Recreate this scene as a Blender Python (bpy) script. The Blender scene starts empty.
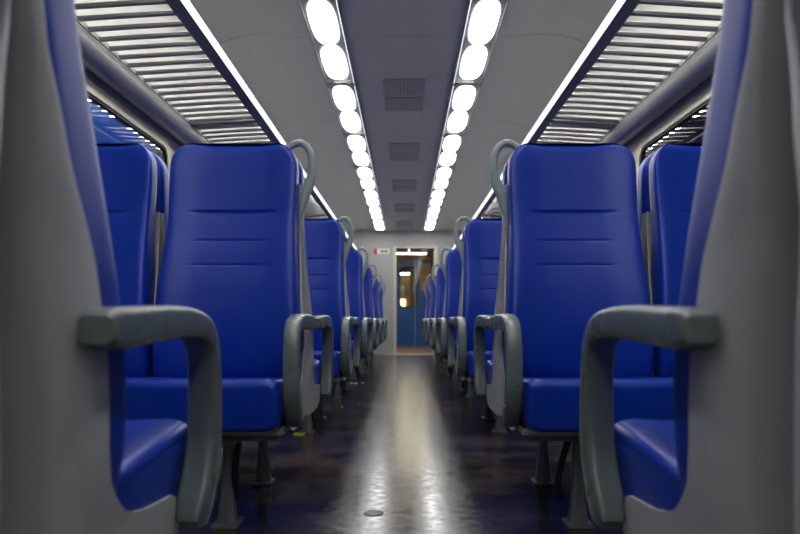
import bpy, bmesh, math, random
from mathutils import Vector
random.seed(5)
C = bpy.context.scene.collection
PI = math.pi

# ------------------------------------------------------------------ materials
def nodes(name):
    m = bpy.data.materials.new(name); m.use_nodes = True
    nt = m.node_tree
    return m, nt, nt.nodes['Principled BSDF']

def simple(name, col, rough=.5, metal=0., spec=.5, bump=0., bscale=60., rvar=0., cvar=0., coat=0.):
    m, nt, b = nodes(name)
    b.inputs['Base Color'].default_value = (*col, 1)
    b.inputs['Roughness'].default_value = rough
    b.inputs['Metallic'].default_value = metal
    b.inputs['Specular IOR Level'].default_value = spec
    b.inputs['Coat Weight'].default_value = coat
    b.inputs['Coat Roughness'].default_value = .25
    tc = nt.nodes.new('ShaderNodeTexCoord')
    nz = nt.nodes.new('ShaderNodeTexNoise'); nz.inputs['Scale'].default_value = bscale
    nz.inputs['Detail'].default_value = 4
    nt.links.new(tc.outputs['Object'], nz.inputs['Vector'])
    if bump:
        bp = nt.nodes.new('ShaderNodeBump'); bp.inputs['Strength'].default_value = bump
        bp.inputs['Distance'].default_value = .002
        nt.links.new(nz.outputs['Fac'], bp.inputs['Height'])
        nt.links.new(bp.outputs['Normal'], b.inputs['Normal'])
    if rvar or cvar:
        n2 = nt.nodes.new('ShaderNodeTexNoise'); n2.inputs['Scale'].default_value = 7
        n2.inputs['Detail'].default_value = 5
        nt.links.new(tc.outputs['Object'], n2.inputs['Vector'])
        if rvar:
            mr = nt.nodes.new('ShaderNodeMapRange')
            mr.inputs['From Min'].default_value = .3; mr.inputs['From Max'].default_value = .7
            mr.inputs['To Min'].default_value = rough - rvar; mr.inputs['To Max'].default_value = rough + rvar
            nt.links.new(n2.outputs['Fac'], mr.inputs['Value'])
            nt.links.new(mr.outputs['Result'], b.inputs['Roughness'])
        if cvar:
            r = nt.nodes.new('ShaderNodeValToRGB')
            r.color_ramp.elements[0].position = .3; r.color_ramp.elements[1].position = .7
            r.color_ramp.elements[0].color = (*[c*(1-cvar) for c in col], 1)
            r.color_ramp.elements[1].color = (*[min(1, c*(1+cvar)) for c in col], 1)
            nt.links.new(n2.outputs['Fac'], r.inputs['Fac'])
            nt.links.new(r.outputs['Color'], b.inputs['Base Color'])
    return m

def emit(name, col, s):
    m, nt, b = nodes(name)
    b.inputs['Base Color'].default_value = (.8, .8, .8, 1)
    b.inputs['Emission Color'].default_value = (*col, 1)
    b.inputs['Emission Strength'].default_value = s
    return m

LEATHER = simple('blue_leather', (.0015, .027, .30), .34, bump=.12, bscale=260, rvar=.05, cvar=.06, spec=.32)
SHELL = simple('grey_shell_plastic', (.34, .35, .37), .42, bump=.08, bscale=400, rvar=.05, cvar=.03)
ARM = simple('grey_green_plastic', (.105, .132, .130), .30, bump=.08, bscale=400, rvar=.05)
HANDLE = simple('pale_grey_plastic', (.25, .30, .31), .35)
CEIL = simple('ceiling_panel', (.50, .50, .49), .55, cvar=.03, bump=.05)
CEILC = simple('ceiling_centre_panel', (.55, .55, .56), .5, cvar=.03)
DARK = simple('dark_gap', (.02, .02, .022), .7)
WALL = simple('wall_laminate', (.50, .49, .46), .5, cvar=.03)
ENDW = simple('end_wall_laminate', (.42, .425, .42), .5, cvar=.02)
ALU = simple('satin_aluminium', (.34, .345, .36), .36, metal=.35, rvar=.06)
RAILM = simple('slate_rail_paint', (.24, .235, .235), .45, spec=.3)
SLAT = simple('slat_paint', (.24, .24, .245), .45)
STEEL = simple('leg_steel', (.16, .17, .175), .5, metal=.3, cvar=.1)
BLACK = simple('black_rubber', (.012, .012, .012), .6)
LIGHTPAN = simple('light_housing_paint', (.26, .265, .28), .4)
VENTM = simple('vent_paint', (.45, .45, .47), .5)
VENTB = simple('vent_shadow_mesh', (.24, .24, .25), .6)
LAMP = emit('lamp_diffuser', (1., .985, .96), 11)
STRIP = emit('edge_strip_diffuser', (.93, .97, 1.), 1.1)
TUBE = emit('rack_tube_light', (1, .97, .9), 25)
CREAM = simple('cream_door_frame', (.62, .58, .48), .4)
BLUED = simple('blue_door_paint', (.005, .08, .36), .35)
TAN = simple('tan_laminate', (.42, .27, .13), .5, cvar=.15)
BROWNF = simple('vestibule_floor_brown', (.13, .065, .032), .35, rvar=.1, cvar=.2)
WARM = emit('warm_lamp', (1, .86, .62), 14)
WARMS = emit('warm_small_lamp', (1, .55, .2), 6)
RED = simple('sign_red', (.62, .05, .04), .5)
WHITE = simple('sign_white', (.85, .85, .82), .5)
DRED = simple('sign_dark_red', (.16, .03, .03), .5)
YEL = simple('yellow_scrap', (.62, .62, .03), .6)
CHROME = simple('chrome', (.7, .7, .7), .2, metal=1.)

def glass(name, tint, ior, alpha_mix):
    m = bpy.data.materials.new(name); m.use_nodes = True
    nt = m.node_tree; nt.nodes.clear()
    out = nt.nodes.new('ShaderNodeOutputMaterial')
    tr = nt.nodes.new('ShaderNodeBsdfTransparent'); tr.inputs['Color'].default_value = (*tint, 1)
    gl = nt.nodes.new('ShaderNodeBsdfGlossy'); gl.inputs['Roughness'].default_value = .02
    fr = nt.nodes.new('ShaderNodeFresnel'); fr.inputs['IOR'].default_value = ior
    mx = nt.nodes.new('ShaderNodeMixShader')
    ge = nt.nodes.new('ShaderNodeNewGeometry'); iv = nt.nodes.new('ShaderNodeMath'); iv.operation = 'SUBTRACT'; iv.inputs[0].default_value = 1
    mu = nt.nodes.new('ShaderNodeMath'); mu.operation = 'MULTIPLY'
    nt.links.new(ge.outputs['Backfacing'], iv.inputs[1]); nt.links.new(iv.outputs[0], mu.inputs[0]); nt.links.new(fr.outputs['Fac'], mu.inputs[1])
    nt.links.new(mu.outputs[0], mx.inputs['Fac'])
    nt.links.new(tr.outputs[0], mx.inputs[1]); nt.links.new(gl.outputs[0], mx.inputs[2])
    nt.links.new(mx.outputs[0], out.inputs['Surface'])
    return m
WGLASS = glass('night_window_glass', (.65, .67, .72), 1.8, 0)
DGLASS = glass('clear_door_glass', (.92, .95, .95), 1.25, 0)

def floor_mat():
    m, nt, b = nodes('speckled_dark_floor')
    tc = nt.nodes.new('ShaderNodeTexCoord')
    n1 = nt.nodes.new('ShaderNodeTexNoise'); n1.inputs['Scale'].default_value = 3.0; n1.inputs['Detail'].default_value = 6
    n2 = nt.nodes.new('ShaderNodeTexNoise'); n2.inputs['Scale'].default_value = 26; n2.inputs['Detail'].default_value = 8
    n3 = nt.nodes.new('ShaderNodeTexVoronoi'); n3.inputs['Scale'].default_value = 150
    for n in (n1, n2, n3): nt.links.new(tc.outputs['Object'], n.inputs['Vector'])
    r1 = nt.nodes.new('ShaderNodeValToRGB')
    e = r1.color_ramp.elements
    e[0].position = .42; e[0].color = (.012, .010, .010, 1)
    e[1].position = .58; e[1].color = (.062, .048, .038, 1)
    nt.links.new(n1.outputs['Fac'], r1.inputs['Fac'])
    r2 = nt.nodes.new('ShaderNodeValToRGB')
    r2.color_ramp.elements[0].position = .03; r2.color_ramp.elements[0].color = (.16, .14, .13, 1)
    r2.color_ramp.elements[1].position = .10; r2.color_ramp.elements[1].color = (0, 0, 0, 1)
    nt.links.new(n3.outputs['Distance'], r2.inputs['Fac'])
    ad = nt.nodes.new('ShaderNodeMix'); ad.data_type = 'RGBA'; ad.blend_type = 'ADD'
    ad.inputs['Factor'].default_value = .5
    nt.links.new(r1.outputs['Color'], ad.inputs['A']); nt.links.new(r2.outputs['Color'], ad.inputs['B'])
    nt.links.new(ad.outputs['Result'], b.inputs['Base Color'])
    mr = nt.nodes.new('ShaderNodeMapRange')
    mr.inputs['From Min'].default_value = .35; mr.inputs['From Max'].default_value = .65
    mr.inputs['To Min'].default_value = .16; mr.inputs['To Max'].default_value = .27
    nt.links.new(n2.outputs['Fac'], mr.inputs['Value'])
    nt.links.new(mr.outputs['Result'], b.inputs['Roughness'])
    b.inputs['Specular IOR Level'].default_value = .42
    bp = nt.nodes.new('ShaderNodeBump'); bp.inputs['Strength'].default_value = .03; bp.inputs['Distance'].default_value = .002
    nt.links.new(n2.outputs['Fac'], bp.inputs['Height']); nt.links.new(bp.outputs['Normal'], b.inputs['Normal'])
    return m
FLOOR = floor_mat()

# ------------------------------------------------------------------ mesh helpers
def obj(name, bm, mat, parent=None, smooth=True, sharp=40):
    bmesh.ops.recalc_face_normals(bm, faces=bm.faces)
    me = bpy.data.meshes.new(name); bm.to_mesh(me); bm.free()
    me.materials.append(mat)
    if smooth:
        me.polygons.foreach_set('use_smooth', [True]*len(me.polygons))
        try: me.set_sharp_from_angle(angle=math.radians(sharp))
        except Exception: pass
    o = bpy.data.objects.new(name, me); C.objects.link(o)
    if parent: o.parent = parent
    return o

def thing(name, label, cat, loc=(0, 0, 0), rz=0., group=None):
    o = bpy.data.objects.new(name, None); C.objects.link(o)
    o.location = loc; o.rotation_euler = (0, 0, rz); o.empty_display_size = .1
    tag(o, label, cat, group); return o

def tag(o, label, cat, group=None):
    o['label'] = label; o['category'] = cat
    if group: o['group'] = group
    return o

def struct(name, bm, mat, smooth=False, parent=None):
    o = obj(name, bm, mat, parent, smooth)
    if parent is None: o['kind'] = 'structure'
    return o

def B(bm, x0, x1, y0, y1, z0, z1, bev=0., seg=2):
    r = bmesh.ops.create_cube(bm, size=1)
    vs = r['verts']
    for v in vs:
        v.co = Vector((x0+(v.co.x+.5)*(x1-x0), y0+(v.co.y+.5)*(y1-y0), z0+(v.co.z+.5)*(z1-z0)))
    if bev:
        es = list({e for v in vs for e in v.link_edges})
        bmesh.ops.bevel(bm, geom=es, offset=bev, segments=seg, affect='EDGES', profile=.6)
    return bm

def nb(): return bmesh.new()

def loft(bm, rings, cap=True, closed=True):
    """rings: list of lists of Vectors, equal length"""
    R = [[bm.verts.new(p) for p in r] for r in rings]
    n = len(R[0])
    for a, b in zip(R, R[1:]):
        for i in range(n if closed else n-1):
            j = (i+1) % n
            bm.faces.new((a[i], a[j], b[j], b[i]))
    if cap:
        bm.faces.new(R[0]); bm.faces.new(R[-1])
    return bm

def sgp(c, p): return math.copysign(abs(c)**p, c)

def sweep(bm, pts, sect, up=Vector((1, 0, 0)), n=20, e=.5):
    """superellipse section swept on a path lying in the plane normal to `up`. sect(i)->(half along up, half across)"""
    rings = []
    N = len(pts)
    for i, p in enumerate(pts):
        a = pts[max(i-1, 0)]; b = pts[min(i+1, N-1)]
        t = (b-a).normalized(); s = t.cross(up).normalized()
        hu, hs = sect(i/(N-1))
        rings.append([p + up*hu*sgp(math.cos(k*2*PI/n), e) + s*hs*sgp(math.sin(k*2*PI/n), e) for k in range(n)])
    return loft(bm, rings)

def catmull(P, k=6):
    out = []
    P = [Vector(p) for p in P]
    Q = [P[0]*2-P[1]] + P + [P[-1]*2-P[-2]]
    for i in range(1, len(Q)-2):
        a, b, c, d = Q[i-1:i+3]
        for j in range(k):
            t = j/k
            out.append(.5*((2*b)+(c-a)*t+(2*a-5*b+4*c-d)*t*t+(3*b-a-3*c+d)*t**3))
    out.append(P[-1]); return out

def lerp_tab(tab, h):
    if h <= tab[0][0]: return tab[0][1:]
    for a, b in zip(tab, tab[1:]):
        if h <= b[0]:
            t = (h-a[0])/(b[0]-a[0]); t = t*t*(3-2*t)*.35 + t*.65
            return tuple(x+(y-x)*t for x, y in zip(a[1:], b[1:]))
    return tab[-1][1:]

# ------------------------------------------------------------------ seat
CS = .595      # aisle seat centre from the car axis
CW = 1.103      # window seat centre
#       h     front  rear   half width
PROF = [(.40, .190, .055, .240),
        (.50, .228, .062, .246),
        (.62, .232, .062, .245),
        (.75, .216, .055, .236),
        (.89, .182, .042, .226),
        (1.0, .150, .028, .2205),
        (1.05, .138, .022, .2205),
        (1.12, .126, .016, .2225),
        (1.20, .114, .012, .222),
        (1.29, .100, .012, .216)]
def smooth_tab(tab, h):
    h = min(max(h, tab[0][0]), tab[-1][0])
    n = len(tab)
    for i in range(n-1):
        if h <= tab[i+1][0]: break
    p0, p1, p2, p3 = tab[max(i-1, 0)], tab[i], tab[i+1], tab[min(i+2, n-1)]
    d = p2[0]-p1[0]; t = (h-p1[0])/d; out = []
    for c in range(1, len(p1)):
        m1 = (p2[c]-p0[c])/(p2[0]-p0[0])*d; m2 = (p3[c]-p1[c])/(p3[0]-p1[0])*d
        out.append((2*t**3-3*t*t+1)*p1[c]+(t**3-2*t*t+t)*m1+(3*t*t-2*t**3)*p2[c]+(t**3-t*t)*m2)
    return tuple(out)

def sm(x, c, w): return math.exp(-((x-c)/w)**2)

def back_ring(h, H0, H1, n=72, Rb=.012, Rt=.012, Rtc=None):
    f, r, w = smooth_tab(PROF, h)
    # rounding at the ends
    sh = 0; shw = 0
    if h > H1-Rt: u = (h-(H1-Rt))/Rt; sh = Rt*(1-math.sqrt(max(0, 1-u*u)))
    if h < H0+Rb: u = ((H0+Rb)-h)/Rb; sh = max(sh, Rb*(1-math.sqrt(max(0, 1-u*u))))
    shw = sh
    if Rtc and h > H1-Rtc: u = (h-(H1-Rtc))/Rtc; shw = Rtc*(1-math.sqrt(max(0, 1-u*u)))
    w -= shw
    cy = (f+r)/2; t = (f-r)/2 - min(sh, (f-r)/2*.92)
    out = []
    for k in range(n):
        a = 2*PI*(k+.5)/n
        cx, sx = math.cos(a), math.sin(a)
        x = w*sgp(cx, .24); y = t*sgp(sx, .36)
        q = abs(x)/.23
        if sx > 0:
            b = .036
            y -= (b*(1-min(1, q)**2.6))*min(1, sx*1.6)
            fade = max(0, min(1, (.122-abs(x))/.03)); fad2 = max(0, min(1, (.155-abs(x))/.05))
            if 1:
                g = .0055*(sm(h, .932+.006*q*q, .0042)+sm(h, .846+.006*q*q, .0042))*fade
                g -= .0035*(sm(h, .89, .025)+sm(h, .985, .03)+sm(h, .79, .04))*max(0, 1-(q/.8)**2)**1.5
                g += fad2*.0075*sm(h, 1.032+.010*q*q, .006)
                y -= g*sx
        out.append(Vector((x, cy+y, h)))
    return out

def steps(H0, H1, d, extra=()):
    hs = set(); n = int((H1-H0)/d)
    for i in range(n+1): hs.add(round(H0+(H1-H0)*i/n, 5))
    for c, w, k in extra:
        for i in range(-k, k+1): hs.add(round(c+w*i/k, 5))
    return sorted(h for h in hs if H0 <= h <= H1)

def ends(H0, H1, R0, R1):
    e = []
    for i in range(1, 7):
        a = i/6*PI/2
        e.append(H0+R0*(1-math.sin(a))); e.append(H1-R1*(1-math.sin(a)))
    return e

def upholstery(lo, hi):
    H0, H1 = .415, 1.290
    hs = steps(H0, H1, .016, ((.938, .014, 8), (.852, .014, 8), (1.037, .018, 9)))
    hs = sorted(set(hs) | set(ends(H0, H1, .02, .035)) | set(ends(H0, H1, .02, .08)) | {1.037})
    rings = [back_ring(h, H0, H1, n=96, Rb=.02, Rt=.035, Rtc=.08) for h in hs if lo <= h <= hi]
    for r in rings:
        for v in r:
            k = max(0, (v.z-1.20)/.09)
            v.z -= .007*k*(1-min(1, abs(v.x)/.16)**2)
    return loft(nb(), rings)
def backrest_bm(): return upholstery(0, 1.037)
def headrest_bm(): return upholstery(1.037, 2)

#        h    edge of shell (how far forward it wraps)
EDGE = [(.305, .30), (.32, .365), (.34, .390), (.385, .395), (.392, .375), (.400, .27), (.408, .225), (.420, .190), (.44, .163), (.47, .141), (.51, .133),
        (.62, .132), (.72, .118), (.85, .068), (.98, .028), (1.05, .024)]
def shell_bm():
    bm = nb(); T = .005; rings = []
    hs = sorted(set(steps(.305, 1.05, .02)) | {.308, .312, .318, .392, .396, .400, .404, .408, .412, .418, .43})
    for h in hs:
        f, r, w = smooth_tab(PROF, h)
        e, = lerp_tab(EDGE, h)
        w0 = max(w, .240 if h < .4 else w)+.001; r0 = r-.004
        Rc = min(.045, max(.006, (e-r0)*.8))
        def path(off):
            W = w0+off; Rr = r0-off; q = Rc+off
            P = [Vector((-W, e, h))]
            P += [Vector((-W, e-(e-(Rr+q))*i/3, h)) for i in (1, 2)]
            for i in range(9):
                a = PI + i/8*PI/2
                P.append(Vector((-W+q+q*math.cos(a), Rr+q+q*math.sin(a), h)))
            P.append(Vector((0, Rr-.006, h)))
            for i in range(9):
                a = 1.5*PI + i/8*PI/2
                P.append(Vector((W-q+q*math.cos(a), Rr+q+q*math.sin(a), h)))
            P += [Vector((W, e-(e-(Rr+q))*i/3, h)) for i in (2, 1)]
            P.append(Vector((W, e, h)))
            return P
        rings.append(path(T) + path(0)[::-1])
    return loft(bm, rings)

def cushion_bm():
    bm = nb(); rings = []
    Y0, Y1 = .115, .528
    ys = [Y0 + (Y1-Y0)*i/26 for i in range(27)]
    for i in range(1, 8): ys.append(Y1-.04*(1-math.sin(i/8*PI/2)))
    ys = sorted(set(ys))
    for y in ys:
        t = (y-Y0)/(Y1-Y0)
        top = .464+.031*t; bot = .385-.055*max(0, (t-.2)/.8)**.7
        w = .238
        s = 0; R = .032
        if y > Y1-R: u = (y-(Y1-R))/R; s = R*(1-math.sqrt(max(0, 1-u*u)))
        top -= s; bot += s*.6; w -= s*.6
        cz = (top+bot)/2; hz = (top-bot)/2
        ring = []
        n = 72
        for k in range(n):
            a = 2*PI*(k+.5)/n
            x = w*sgp(math.cos(a), .16); z = hz*sgp(math.sin(a), .30)
            if math.sin(a) > 0: z -= .008*(1-min(1, abs(x)/.2)**2)
            # seam groove along the side just under the top
            g = sm(cz+z, top-.026, .0035)
            x -= math.copysign(.003*g, x)
            ring.append(Vector((x, y, cz+z)))
        rings.append(ring)
    return loft(bm, rings)

def pan_bm():
    """grey tray under the cushion, with raised side cheeks flowing out of the back shell"""
    bm = nb()
    B(bm, -.236, .236, .06, .44, .312, .335, .006)
    B(bm, -.225, .225, .09, .115, .312, .40, .006)
    return bm

def arm_bm(s):
    """closed loop arm on the aisle side; s = sign of local x toward the aisle"""
    P = catmull([(0, .062, .650), (0, .12, .651), (0, .22, .655), (0, .33, .657), (0, .41, .650), (0, .455, .628),
                 (0, .474, .585), (0, .479, .52), (0, .474, .455), (0, .452, .405), (0, .415, .362), (0, .385, .345)], 7)
    X = CS-.328
    for p in P: p.x = s*X
    def sect(t):
        # t over whole path: bar 0-.5, corner .5-.6, strut .6-1
        hu = .0245; hs = .0245
        if t < .06: k = math.sqrt(max(0.02, 1-(1-t/.06)**2)); hu *= .75+.25*k; hs *= .55+.45*k
        if t > .2 and t < .6: hs = .0245 - .003*math.sin((t-.2)/.4*PI)
        if t > .6: hs = .0245+.006*math.sin((t-.6)/.4*PI)
        if t > .88: k = (t-.88)/.12; hs *= math.sqrt(max(.06, 1-k*k)); hu *= 1-.35*k*k
        return hu, hs
    return sweep(nb(), P, sect, n=28, e=.42)

def handle_bm(s):
    A = [(.378, .99), (.366, 1.05), (.351, 1.11), (.334, 1.155), (.327, 1.20), (.328, 1.242), (.340, 1.275), (.362, 1.293),
         (.388, 1.292), (.408, 1.280), (.425, 1.262)]
    P = catmull([(s*(CS-x), .034, z) for x, z in A], 7)
    def sect(t):
        r = .0130
        wide = 1+.6*max(0, 1-abs(t-.25)/.15) if t > .1 else 1; r *= min(1, .5+t*4)
        return r, r*(wide if t < .44 else 1)
    bm = sweep(nb(), P, sect, up=Vector((0, 1, 0)), n=16, e=.9)
    # web filling the foot of the loop
    w = [(.376, .985), (.362, 1.04), (.350, 1.09), (.340, 1.13), (.335, 1.165), (.342, 1.150), (.352, 1.140), (.364, 1.142), (.378, 1.160), (.386, 1.10), (.386, .985)]
    a = [bm.verts.new((s*(CS-x), .026, z)) for x, z in w]; b = [bm.verts.new((s*(CS-x), .042, z)) for x, z in w]
    n = len(a)
    for i in range(n): bm.faces.new((a[i], a[(i+1) % n], b[(i+1) % n], b[i]))
    bm.faces.new(a); bm.faces.new(b)
    return bm

SRC = {}
def part(key, maker, mat, parent, name, label=None):
    if key not in SRC:
        o = obj(name, maker(), mat, parent); SRC[key] = o
    else:
        o = SRC[key].copy(); C.objects.link(o); o.parent = parent; o.name = name
    if label: o['label'] = label
    return o

def seat(x, y, rz, label, group, arm=0, handle=0):
    t = thing('passenger_chair', label, 'seat', (x, y, 0), rz, group)
    part('back', backrest_bm, LEATHER, t, 'backrest', 'blue leather backrest')
    part('head', headrest_bm, LEATHER, t, 'headrest', 'blue leather headrest')
    part('cush', cushion_bm, LEATHER, t, 'seat_cushion', 'blue leather seat cushion')
    part('shell', shell_bm, SHELL, t, 'back_shell', 'grey plastic back shell')
    part('pan', pan_bm, SHELL, t, 'seat_pan', 'grey plastic seat pan')
    if arm: part('arm%d' % arm, lambda: arm_bm(arm), ARM, t, 'armrest', 'grey green loop armrest')
    if handle: part('hand%d' % handle, lambda: handle_bm(handle), HANDLE, t, 'grab_handle', 'pale grey loop grab handle')
    return t

P0, PP, NP = .695, 1.85, 7
ORD = ['nearest', 'second', 'third', 'fourth', 'fifth', 'sixth', 'seventh']
for side, sn in ((-1, 'left'), (1, 'right')):
    for k in range(NP):
        yc = P0+PP*k
        g = 'blue train seats along the %s side of the aisle' % sn
        # facing the camera (rotated 180): local +x is world -x
        if k == 0:
            seat(side*CS, yc, PI, 'blue aisle seat at the %s picture edge, only a sliver of its grey shell showing' % sn, g, 0, 0)
        else:
            lab = {1: 'blue aisle seat seen head-on, largest facing seat on the %s' % sn,
                   6: 'blue aisle seat facing the camera on the %s, farthest before the end wall' % sn}.get(
                k, 'blue aisle seat facing the camera on the %s, %s head-on seat counting from the front' % (sn, ORD[k-1]))
            seat(side*CS, yc, PI, lab, g, side, side)
            lab = {1: 'blue window seat facing the camera beside the largest head-on seat on the %s' % sn}.get(
                k, 'blue window seat facing the camera on the %s, %s from the front along the windows' % (sn, ORD[k-1]))
            seat(side*CW, yc, PI, lab, g)
        # facing away: local +x is world +x
        lab = {0: 'foreground blue aisle seat facing away on the %s, big grey shell and loop armrest' % sn,
               1: 'blue aisle seat facing away, behind the largest head-on seat on the %s' % sn}.get(
            k, 'blue aisle seat facing away on the %s, behind the %s head-on seat' % (sn, ORD[k-1]))
        seat(side*CS, yc, 0, lab, g, -side, 0)
        lab = {0: 'blue window seat facing away beside the foreground seat on the %s' % sn}.get(
            k, 'blue window seat facing away on the %s, behind the %s window seat' % (sn, ORD[k-1]))
        seat(side*CW, yc, 0, lab, g)

# ------------------------------------------------------------------ under-seat frames
def leg_bm(x, s):
    bm = nb()
    r = []
    for z, hx, hy in ((.012, .032, .024), (.06, .026, .020), (.16, .017, .017), (.29, .016, .016)):
        cy = s*(.287 if z < .1 else .287-.02*(z-.1)/.2)
        r.append([Vector((x+hx*sgp(math.cos(a*PI/8), .4), cy+hy*sgp(math.sin(a*PI/8), .4), z)) for a in range(16)])
    return loft(bm, r)
def foot_bm(x, s):
    bm = B(nb(), x-.042, x+.042, s*.287-.05, s*.287+.05, 0, .012, .004)
    for d in (-.03, .03):
        bmesh.ops.create_cone(bm, cap_ends=True, segments=8, radius1=.008, radius2=.007, depth=.008,
                              matrix=__import__('mathutils').Matrix.Translation((x, s*.287+d*1.2, .015)))
    return bm
def conduit_bm(x, s):
    rings = []
    pts = [Vector((x-.02*math.sin(i/60*2), s*(.33-.06*i/60), .27-.19*i/60)) for i in range(61)]
    return sweep(nb(), pts, lambda t: (.011+.003*math.sin(t*60*PI), .011+.003*math.sin(t*60*PI)), n=12, e=1)
FR = {}
def fpart(key, mk, mat, parent, name):
    if key not in FR: o = obj(name, mk(), mat, parent); FR[key] = o
    else:
        o = FR[key].copy(); C.objects.link(o); o.parent = parent; o.name = name
    return o
for side, sn in ((-1, 'left'), (1, 'right')):
    for k in range(NP):
        t = thing('seat_frame', ('steel legs under the foreground seats on the %s' if k == 0 else
                                 'steel legs under the ' + ORD[k-1] + ' back to back block of seats on the %s') % sn,
                  'seat frame', (0, P0+PP*k, 0), 0, 'steel seat frames along the aisle')
        def beam():
            bm = nb()
            for s in (-1, 1):
                B(bm, min(side*.40, side*1.34), max(side*.40, side*1.34), s*.267-.02, s*.267+.02, .268, .298, .004)
            for x in (.565, 1.12):
                B(bm, side*x-.015, side*x+.015, -.43, .43, .271, .297, .004)
            return bm
        fpart(('beam', side), beam, STEEL, t, 'cross_beam')
        for x in (.565, 1.12):
            for s in (-1, 1):
                l = fpart(('leg', side, x, s), lambda: leg_bm(side*x, s), STEEL, t, 'leg')
                fpart(('foot', side, x, s), lambda: foot_bm(side*x, s), STEEL, l, 'foot_plate')
        fpart(('cond', side), lambda: conduit_bm(side*.52, -1), BLACK, t, 'cable_conduit')

# ------------------------------------------------------------------ car body
YB, YE = -1.6, 13.3
struct('floor', B(nb(), -1.4, 1.4, YB, YE, -.05, 0), FLOOR)

PW = 1.36
# windows centred on the bays
wins = [P0+PP*(k+.5) for k in range(-1, 6)]
ZW0, ZW1, HWN = .88, 1.66, .56
for side, sn in ((-1, 'left'), (1, 'right')):
    bm = nb()
    a, b = sorted((side*PW, side*(PW+.08)))
    B(bm, a, b, YB, YE, 0, ZW0); B(bm, a, b, YB, YE, ZW1, 1.95)
    edges = [YB]
    for w in wins: edges += [w-HWN, w+HWN]
    edges.append(YE)
    for i in range(0, len(edges), 2): B(bm, a, b, edges[i], edges[i+1], ZW0, ZW1)
    struct('wall_'+sn, bm, WALL)
    bm = nb(); a, b = sorted((side*(PW-.015), side*PW))
    B(bm, a, b, YB, YE, 0, .10)
    struct('baseboard_'+sn, bm, STEEL)
    for k, w in enumerate(wins):
        fr = nb()
        def rr(y0, y1, z0, z1, r, x):
            P = []
            for cy, cz, a0 in ((y1-r, z1-r, 0), (y0+r, z1-r, 90), (y0+r, z0+r, 180), (y1-r, z0+r, 270)):
                for i in range(7):
                    an = math.radians(a0+i*15)
                    P.append(Vector((x, cy+r*math.cos(an), cz+r*math.sin(an))))
            return P
        X0 = side*(PW-.012); X1 = side*(PW+.05)
        o0 = rr(w-HWN-.03, w+HWN+.03, ZW0-.03, ZW1+.03, .09, X0)
        o1 = rr(w-HWN-.03, w+HWN+.03, ZW0-.03, ZW1+.03, .09, side*PW+side*.001)
        i0 = rr(w-HWN+.02, w+HWN-.02, ZW0+.02, ZW1-.02, .075, X0)
        i1 = rr(w-HWN+.02, w+HWN-.02, ZW0+.02, ZW1-.02, .075, X1)
        loft(fr, [o1, o0, i0, i1], cap=False)
        win = obj('window_%d' % (k+1 + (len(wins) if side > 0 else 0)), fr, CREAM, None, True, 30)
        win['kind'] = 'structure'
        g = nb()
        for q in (.026, .030):
            pass
        B(g, *sorted((side*(PW+.004), side*(PW+.010))), w-HWN, w+HWN, ZW0, ZW1)
        obj('window_pane', g, WGLASS, win, False)
        g = nb()
        gi = rr(w-HWN+.02, w+HWN-.02, ZW0+.02, ZW1-.02, .075, side*(PW-.006))
        gj = rr(w-HWN+.034, w+HWN-.034, ZW0+.034, ZW1-.034, .065, side*(PW-.006))
        gk = [v+Vector((side*.010, 0, 0)) for v in gj]
        gl = [v+Vector((side*.010, 0, 0)) for v in gi]
        loft(g, [gl, gi, gj, gk], cap=False)
        obj('window_gasket', g, BLACK, win)
        g = nb()
        B(g, *sorted((side*(PW-.010), side*(PW+.004))), w-HWN+.03, w+HWN-.03, 1.385, 1.41, .004)
        obj('window_crossbar', g, ALU, win)

# ceiling profile
PROFC = [(.0, 2.365), (.18, 2.363), (.345, 2.352)]
PROFS = [(.556, 2.345), (.66, 2.362), (.78, 2.374), (.90, 2.374), (1.02, 2.352), (1.12, 2.305), (1.22, 2.225), (1.30, 2.115), (1.345, 2.0), (1.36, 1.93)]
joints = [YB] + [4.2+PP*k for k in range(-3, 5)] + [YE]
def sheet(bm, prof, y0, y1, th=.004):
    top = [Vector((x, 0, z+th)) for x, z in prof]; bot = [Vector((x, 0, z)) for x, z in prof]
    sec = bot+top[::-1]
    loft(bm, [[v+Vector((0, y0, 0)) for v in sec], [v+Vector((0, y1, 0)) for v in sec]])
bm = nb()
for j0, j1 in zip(joints, joints[1:]):
    for s in (-1, 1):
        sheet(bm, [(s*x, z) for x, z in PROFS], j0+.003, j1-.003)
struct('ceiling', bm, CEIL, True)
bm = nb()
for j0, j1 in zip(joints, joints[1:]):
    sheet(bm, [(-x, z) for x, z in PROFC[::-1]] + PROFC[1:], j0+.003, j1-.003)
struct('ceiling_centre', bm, CEILC, True)
bm = nb()
full = [(-x, z+.012) for x, z in PROFS[::-1]] + [(-x, z+.012) for x, z in PROFC[::-1]] + [(x, z+.012) for x, z in PROFC[1:]] + [(x, z+.012) for x, z in PROFS]
sheet(bm, full, YB, YE)
struct('ceiling_backing', bm, DARK, True)

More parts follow.
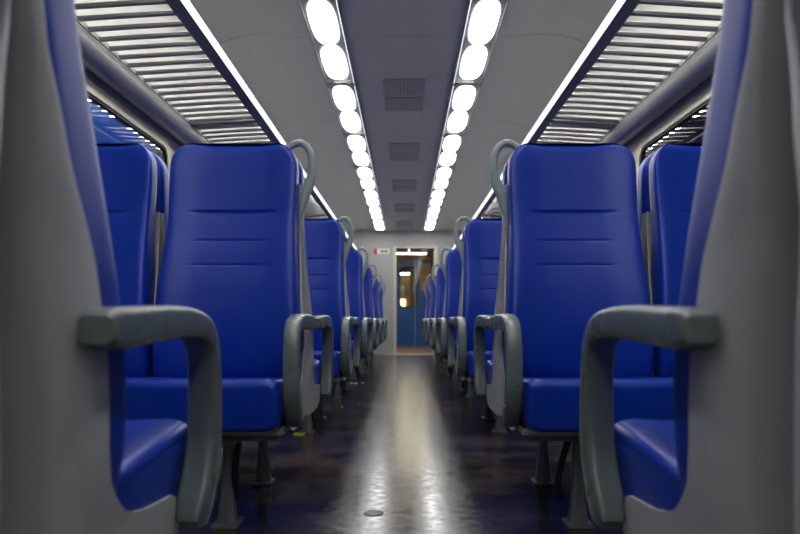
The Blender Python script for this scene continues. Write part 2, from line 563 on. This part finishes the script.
# ------------------------------------------------------------------ ceiling lights
def squircle(cx, cy, hx, hy, z, n=48, e=.68):
    return [Vector((cx+hx*sgp(math.cos(2*PI*i/n), e), cy+hy*sgp(math.sin(2*PI*i/n), e), z)) for i in range(n)]
ML = 1.35
LS = {}
for side, sn in ((-1, 'left'), (1, 'right')):
    for k in range(11):
        y0 = -1.8+ML*k
        if y0 < YB: y0c = y0
        vis = k-4
        if vis >= 0: lab = 'twin ceiling lamp panel in the %s row of lights, %s panel in view' % (sn, (ORD[vis] if vis < 7 else 'last'))
        else: lab = 'twin ceiling lamp panel in the %s row above the camera' % sn
        t = thing('ceiling_light', lab, 'light', (side*.45, y0, 2.33), 0, 'twin lamp panels in the ceiling')
        def hous():
            bm = nb()
            B(bm, -.1, .1, .006, ML-.006, .012, .03)
            B(bm, -.103, -.095, .006, ML-.006, -.004, .03); B(bm, .095, .103, .006, ML-.006, -.004, .03)
            return bm
        def plate():
            return B(nb(), -.094, .094, .008, ML-.008, .004, .014, .002)
        def diff(cy):
            def f():
                c = cy
                return loft(nb(), [squircle(0, c, .075, .288, .006), squircle(0, c, .075, .288, -.002),
                                   squircle(0, c, .071, .281, -.005), squircle(0, c, .06, .26, -.008)])
            return f
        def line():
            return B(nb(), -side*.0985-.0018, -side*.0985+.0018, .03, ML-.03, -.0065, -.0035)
        def p(key, mk, mat, name):
            if key not in LS: o = obj(name, mk(), mat, t); LS[key] = o
            else:
                o = LS[key].copy(); C.objects.link(o); o.parent = t; o.name = name
            return o
        p('h', hous, RAILM, 'housing'); p('p', plate, LIGHTPAN, 'cover_plate')
        p('d0', diff(.345), LAMP, 'diffuser'); p('d1', diff(.345+.615), LAMP, 'diffuser')
        p(('l', side), line, STRIP, 'glowing_trim_line')  # trim line made to glow with the strip material; not a lamp

# ------------------------------------------------------------------ ceiling vents
for k in range(5):
    y = 4.96+1.78*k
    t = thing('ceiling_vent', 'dark slotted air grille in the ceiling centre, %s from the camera' % ORD[k], 'vent', (0, y, 2.36), 0, 'air grilles along the ceiling')
    B_ = nb()
    for q in (0, .40):
        B(B_, -.145, .145, q, q+.31, -.0005, .004)
    obj('backing', B_, VENTB, t, False)
    g = nb()
    for q in (0, .40):
        for i in range(12):
            x = -.145+.29*i/11
            B(g, x-.0085, x+.0085, q, q+.31, -.006, -.001)
        for i in range(7):
            yy = q+.31*i/6
            B(g, -.155, .155, yy-.008, yy+.008, -.007, -.002)
    obj('grille', g, VENTM, t, False)

# ------------------------------------------------------------------ luggage racks, pipe
RK = {}
for side, sn in ((-1, 'left'), (1, 'right')):
    for k in range(8):
        y0 = 4.13+PP*(k-3)
        lab = ('slatted luggage rack section on the %s, %s section from the camera end' % (sn, (ORD+['last'])[k]))
        t = thing('luggage_rack', lab, 'luggage rack', (0, y0, 0), 0, 'slatted luggage racks above the seats')
        X0, Z0, X1, Z1 = .868, 1.850, 1.262, 1.825
        def slats():
            bm = nb(); n = 18
            for i in range(n):
                y = .125+(PP-.16)*i/(n-1)
                w = .017
                sec = [(side*X0, Z0), (side*X1, Z1)]
                vs = []
                for (x, z) in sec:
                    vs.append([Vector((x, y-w, z)), Vector((x, y-w*.6, z-.009)), Vector((x, y+w*.6, z-.009)), Vector((x, y+w, z)), Vector((x, y+w*.6, z+.005)), Vector((x, y-w*.6, z+.005))])
                loft(bm, vs)
            return bm
        def rail():
            bm = nb()
            sec = [(.828, 1.848), (.874, 1.838), (.884, 1.846), (.884, 1.868), (.872, 1.872), (.856, 1.90), (.880, 1.958), (.952, 1.978), (.950, 1.986), (.874, 1.964), (.846, 1.905), (.830, 1.872)]  # upper lip hooks over the tube, added to keep its light off the ceiling
            loft(bm, [[Vector((side*x, y, z)) for x, z in sec] for y in (.003, PP-.003)])
            return bm
        def strip():
            bm = nb()
            sec = [(.802, 1.859), (.8275, 1.8485), (.828, 1.868), (.810, 1.869)]
            loft(bm, [[Vector((side*x, y, z)) for x, z in sec] for y in (.003, PP-.003)])
            return bm
        def brack():
            bm = nb()
            rings = []
            for x, z in ((.87, 1.852), (1.05, 1.84), (1.20, 1.828), (1.28, 1.82)):
                rings.append([Vector((side*x, .004, z+.012)), Vector((side*x, .004, z-.012)), Vector((side*x, .072, z-.012)), Vector((side*x, .072, z+.012))])
            loft(bm, rings); return bm
        def back():
            bm = nb()
            sec = [(1.255, 1.812), (1.285, 1.812), (1.35, 1.85), (1.35, 1.86), (1.285, 1.838), (1.255, 1.834)]
            loft(bm, [[Vector((side*x, y, z)) for x, z in sec] for y in (.003, PP-.003)])
            return bm
        def tube():
            return loft(nb(), [[Vector((side*.908+.010*math.cos(a*PI/6), y, 1.932+.010*math.sin(a*PI/6))) for a in range(12)] for y in (.06, PP-.06)])
        def p(key, mk, mat, name):
            if (key, side) not in RK: o = obj(name, mk(), mat, t); RK[(key, side)] = o
            else:
                o = RK[(key, side)].copy(); C.objects.link(o); o.parent = t; o.name = name
            return o
        p('s', slats, SLAT, 'slats'); p('r', rail, RAILM, 'edge_rail'); p('e', strip, STRIP, 'edge_light_strip')
        p('b', brack, RAILM, 'bracket'); p('w', back, RAILM, 'rear_rail'); p('t', tube, TUBE, 'lamp_tube')
    bm = nb()
    loft(bm, [[Vector((side*1.295+.058*math.cos(a*PI/16), y, 1.765+.058*math.sin(a*PI/16))) for a in range(32)] for y in (YB, YE-.001)])
    struct('trim_1' if side < 0 else 'trim_2', bm, ALU, True)

# ------------------------------------------------------------------ end wall, glazed door, vestibule
DX0, DX1, DZ = -.20, .60, 2.02
bm = nb()
B(bm, -1.44, DX0, YE, YE+.06, 0, 2.42); B(bm, DX1, 1.44, YE, YE+.06, 0, 2.42); B(bm, DX0, DX1, YE, YE+.06, DZ, 2.42)
struct('wall_end', bm, ENDW)
bm = B(nb(), -1.44, 1.44, YB-.06, YB, 0, 2.42); struct('wall_rear', bm, ENDW)
bm = nb()
B(bm, DX0-.02, DX0+.045, YE-.03, YE+.05, 0, DZ+.04, .006); B(bm, DX1-.045, DX1+.03, YE-.03, YE+.05, 0, DZ+.04, .006)
B(bm, DX0+.045, DX1-.045, YE-.025, YE+.045, DZ-.0, DZ+.04, .006)
B(bm, -.36, DX1+.03, YE-.05, YE+.04, 0, .016, .004)
d = struct('door_1', bm, CREAM)
g = B(nb(), DX0+.045, .21, YE+.012, YE+.018, .016, DZ); obj('glass_leaf', g, DGLASS, d, False)
g = B(nb(), .195, DX1-.045, YE-.008, YE-.002, .016, DZ); obj('glass_leaf', g, DGLASS, d, False)
g = B(nb(), .192, .200, YE-.012, YE+.02, .016, DZ); obj('leaf_edge', g, ALU, d, False)

YV = 18.0
bm = B(nb(), -1.4, 1.4, YE+.001, YV, -.05, 0); struct('floor_vestibule', bm, BROWNF)
bm = B(nb(), -1.4, 1.4, YE+.06, YV, 2.42, 2.46); struct('ceiling_vestibule', bm, CEIL)
bm = B(nb(), -.85, -.8, YE+.06, YV, 0, 2.42); struct('wall_vestibule_left', bm, BLUED)
bm = B(nb(), .95, 1.0, YE+.06, YV, 0, 2.42); struct('wall_vestibule_right', bm, TAN)
# vestibule end: tan header + blue door with rounded window
bm = nb()
B(bm, -.8, -.3, YV, YV+.06, 0, 2.42); B(bm, .72, .95, YV, YV+.06, 0, 2.42); B(bm, -.3, .72, YV, YV+.06, 2.2, 2.42)
struct('wall_vestibule_end', bm, TAN)
bm = nb()
wx0, wx1, wz0, wz1 = -.12, .32, 1.0, 2.02
outer = []
def rrz(x0, x1, z0, z1, r, y):
    P = []
    for cx, cz, a0 in ((x1-r, z1-r, 0), (x0+r, z1-r, 90), (x0+r, z0+r, 180), (x1-r, z0+r, 270)):
        for i in range(7):
            an = math.radians(a0+i*15); P.append(Vector((cx+r*math.cos(an), y, cz+r*math.sin(an))))
    return P
o0 = rrz(-.3, .72, 0.0, 2.2, .004, YV); i0 = rrz(wx0, wx1, wz0, wz1, .09, YV)
o1 = [v+Vector((0, .04, 0)) for v in o0]; i1 = [v+Vector((0, .04, 0)) for v in i0]
loft(bm, [i1, i0, o0, o1], cap=False)
d2 = struct('door_2', bm, BLUED)
g = nb(); a = rrz(wx0-.012, wx1+.012, wz0-.012, wz1+.012, .1, YV-.01); b = rrz(wx0+.012, wx1-.012, wz0+.012, wz1-.012, .08, YV-.01)
loft(g, [[v+Vector((0, .02, 0)) for v in a], a, b, [v+Vector((0, .04, 0)) for v in b]], cap=False)
obj('window_gasket', g, BLACK, d2)
g = B(nb(), wx0-.005, wx1+.005, YV+.018, YV+.024, wz0-.005, wz1+.005); obj('window_pane', g, DGLASS, d2, False)
# tan poster board on the vestibule side wall end, right of the door window
o = obj('notice_board', B(nb(), .40, .66, YV-.025, YV-.0005, 1.42, 2.12, .004), TAN, None, False)
tag(o, 'tan board fixed on the blue door behind the glass doors', 'board')
# vestibule lamp
t = thing('vestibule_lamp', 'warm strip lamp under the ceiling behind the glass door', 'light', (.1, 16.2, 2.195))
obj('lamp_housing', B(nb(), -.42, .42, -.05, .05, .0, .03, .01), WHITE, t)
obj('lamp_tube', B(nb(), -.4, .4, -.035, .035, -.010, -.001, .003), WARM, t)
obj('suspension', B(nb(), -.03, .03, -.03, .03, .03, .225), WHITE, t)
t = thing('vestibule_fill_panel', 'unseen fill lamp added to brighten the vestibule behind the header', 'light', (.1, 15.2, 2.42))  # added fill panel, hidden above the door header, to brighten the vestibule
obj('lamp_housing', B(nb(), -.45, .45, -.65, .65, -.02, .0), WHITE, t)
obj('diffuser', B(nb(), -.42, .42, -.6, .6, -.03, -.019, .006), WARM, t)
# next car seen through the small window
Y2 = 21.0
bm = B(nb(), -1.2, 1.4, YV+.2, Y2+.1, -.05, 0); struct('floor_next_car', bm, BROWNF)
bm = B(nb(), -1.2, 1.4, Y2, Y2+.05, 0, 2.46); struct('wall_next_car', bm, TAN)
bm = B(nb(), -1.2, 1.4, YV+.2, Y2, 2.42, 2.46); struct('ceiling_next_car', bm, TAN)
t = thing('next_car_lamp', 'lamp glowing beyond the door window', 'light', (-.02, 20.6, 2.02))
obj('lamp_tube', B(nb(), -.16, .16, -.03, .03, -.02, .02, .01), WARM, t)
obj('lamp_housing', B(nb(), -.18, .18, -.04, .04, .02, .40, .01), WHITE, t)
for i, (x, z, w, h, m, lb) in enumerate(((-.10, 1.55, .10, .14, WHITE, 'pale poster beyond the door window'),
                                       (-.10, 1.16, .12, .12, WARMS, 'orange glowing panel beyond the door window'))):
    o = obj('wall_panel', B(nb(), x-w, x+w, 20.95, 20.99, z-h, z+h, .01), m, None); tag(o, lb, 'panel')
g = nb()
for i in range(9):
    B(g, .16, .27, 20.2, 20.24, 1.35+.1*i, 1.40+.1*i, .004)
B(g, .15, .17, 20.2, 20.25, 0, 2.30); B(g, .265, .285, 20.2, 20.25, 0, 2.30)
o = obj('ladder_rack', g, ALU, None); tag(o, 'pale ladder-like rack beyond the door window', 'rack')

# pictogram sign on the end wall
t = thing('pictogram_sign', 'small red and white pictogram sign left of the end door', 'sign', (-.43, YE-.006, 1.965))
obj('white_plate', B(nb(), -.095, .145, -.004, .005, -.05, .05), WHITE, t, False)
obj('red_plate', B(nb(), -.155, -.095, -.004, .005, -.05, .05), RED, t, False)
g = nb()
loft(g, [[Vector((x, y, z)) for x, z in ((-.03, 0), (.0, .028), (.02, .012), (.07, .012), (.085, .026), (.11, .026), (.095, 0), (.11, -.026), (.085, -.026), (.07, -.012), (.02, -.012), (0, -.028))] for y in (-.007, -.004)])
obj('pictogram', g, DRED, t, False)

# ------------------------------------------------------------------ small things on the floor
def disc(x, y, r, h=.003):
    rings = [[Vector((x+rr*math.cos(a*PI/16), y+rr*math.sin(a*PI/16), z)) for a in range(32)] for rr, z in ((r, 0), (r, h*.6), (r*.93, h), (r*.90, h*.75), (r*.3, h*.75))]
    return loft(nb(), rings)
o = obj('floor_cap', disc(-.10, 2.39, .034), STEEL); tag(o, 'small round cap set in the aisle floor at the bottom of the picture', 'floor cap')
bm = nb()
r = [Vector((-.60+.035*math.cos(a*PI/6)*(1+.25*math.sin(a*3)), 4.03+.05*math.sin(a*PI/6), .002)) for a in range(12)]
loft(bm, [r, [v*1+Vector((0, 0, .006)) for v in r]])
o = obj('paper_scrap', bm, YEL); tag(o, 'yellow green scrap lying on the floor beneath the left seats', 'litter')
for x, y, s in ((-.55, 7.3, .012), (-.50, 7.25, .016), (-.44, 7.35, .010), (-.70, 3.5, .006), (-.47, 5.3, .006)):
    bm = nb(); r = [Vector((x+s*math.cos(a*PI/4)*1.5, y+s*math.sin(a*PI/4), .001)) for a in range(8)]
    loft(bm, [r, [v+Vector((0, 0, .004)) for v in r]])
    o = obj('paper_crumb', bm, WHITE); tag(o, 'tiny white crumb on the dark floor near the left seats', 'litter', 'white crumbs on the floor')

# a blue carriage side added outside so the left windows look blue
t = thing('added_carriage', 'dark blue carriage side added outside to colour the left windows blue', 'train', (-2.7, 4, 0))
bm = nb(); B(bm, -.1, 0, -4, 12, .4, 3.2, .03); obj('body_side', bm, BLUED, t)
bm = nb()
for i in range(7): B(bm, -.02, .012, -3.4+2.2*i, -3.4+2.2*i+.05, .5, 3.1, .005)
obj('door_edges', bm, ALU, t)
bm = nb(); B(bm, -.2, 0.02, -4, 12, 0, .4); obj('skirt', bm, BLACK, t)
L = bpy.data.lights.new('carriage_fill_light', 'AREA'); L.energy = 160; L.size = .3; L.shape = 'RECTANGLE'; L.size_y = 8; L.color = (.75, .85, 1)  # unseen fill light, added only to brighten the blue carriage side
lo = bpy.data.objects.new('carriage_fill_light', L); C.objects.link(lo); lo.location = (-1.8, 5, 3.7); lo.rotation_euler = (0, math.radians(25), 0)

# ------------------------------------------------------------------ world, camera
w = bpy.data.worlds.new('night'); bpy.context.scene.world = w; w.use_nodes = True
w.node_tree.nodes['Background'].inputs['Color'].default_value = (.004, .006, .016, 1)
cam = bpy.data.cameras.new('camera'); co = bpy.data.objects.new('camera', cam); C.objects.link(co)
co.location = (.007, 0, .66); co.rotation_euler = (PI/2, 0, 0)
cam.sensor_width = 36; cam.lens = 700/800*36
cam.shift_x = -5/800; cam.shift_y = 53/800
cam.clip_start = .02
cam.dof.use_dof = True; cam.dof.focus_distance = 2.5; cam.dof.aperture_fstop = 4.0
sc = bpy.context.scene; sc.camera = co
sc.view_settings.view_transform = 'Standard'; sc.view_settings.look = 'None'
sc.view_settings.gamma = 1; sc.view_settings.use_curve_mapping = False
sc.view_settings.exposure = 0.4
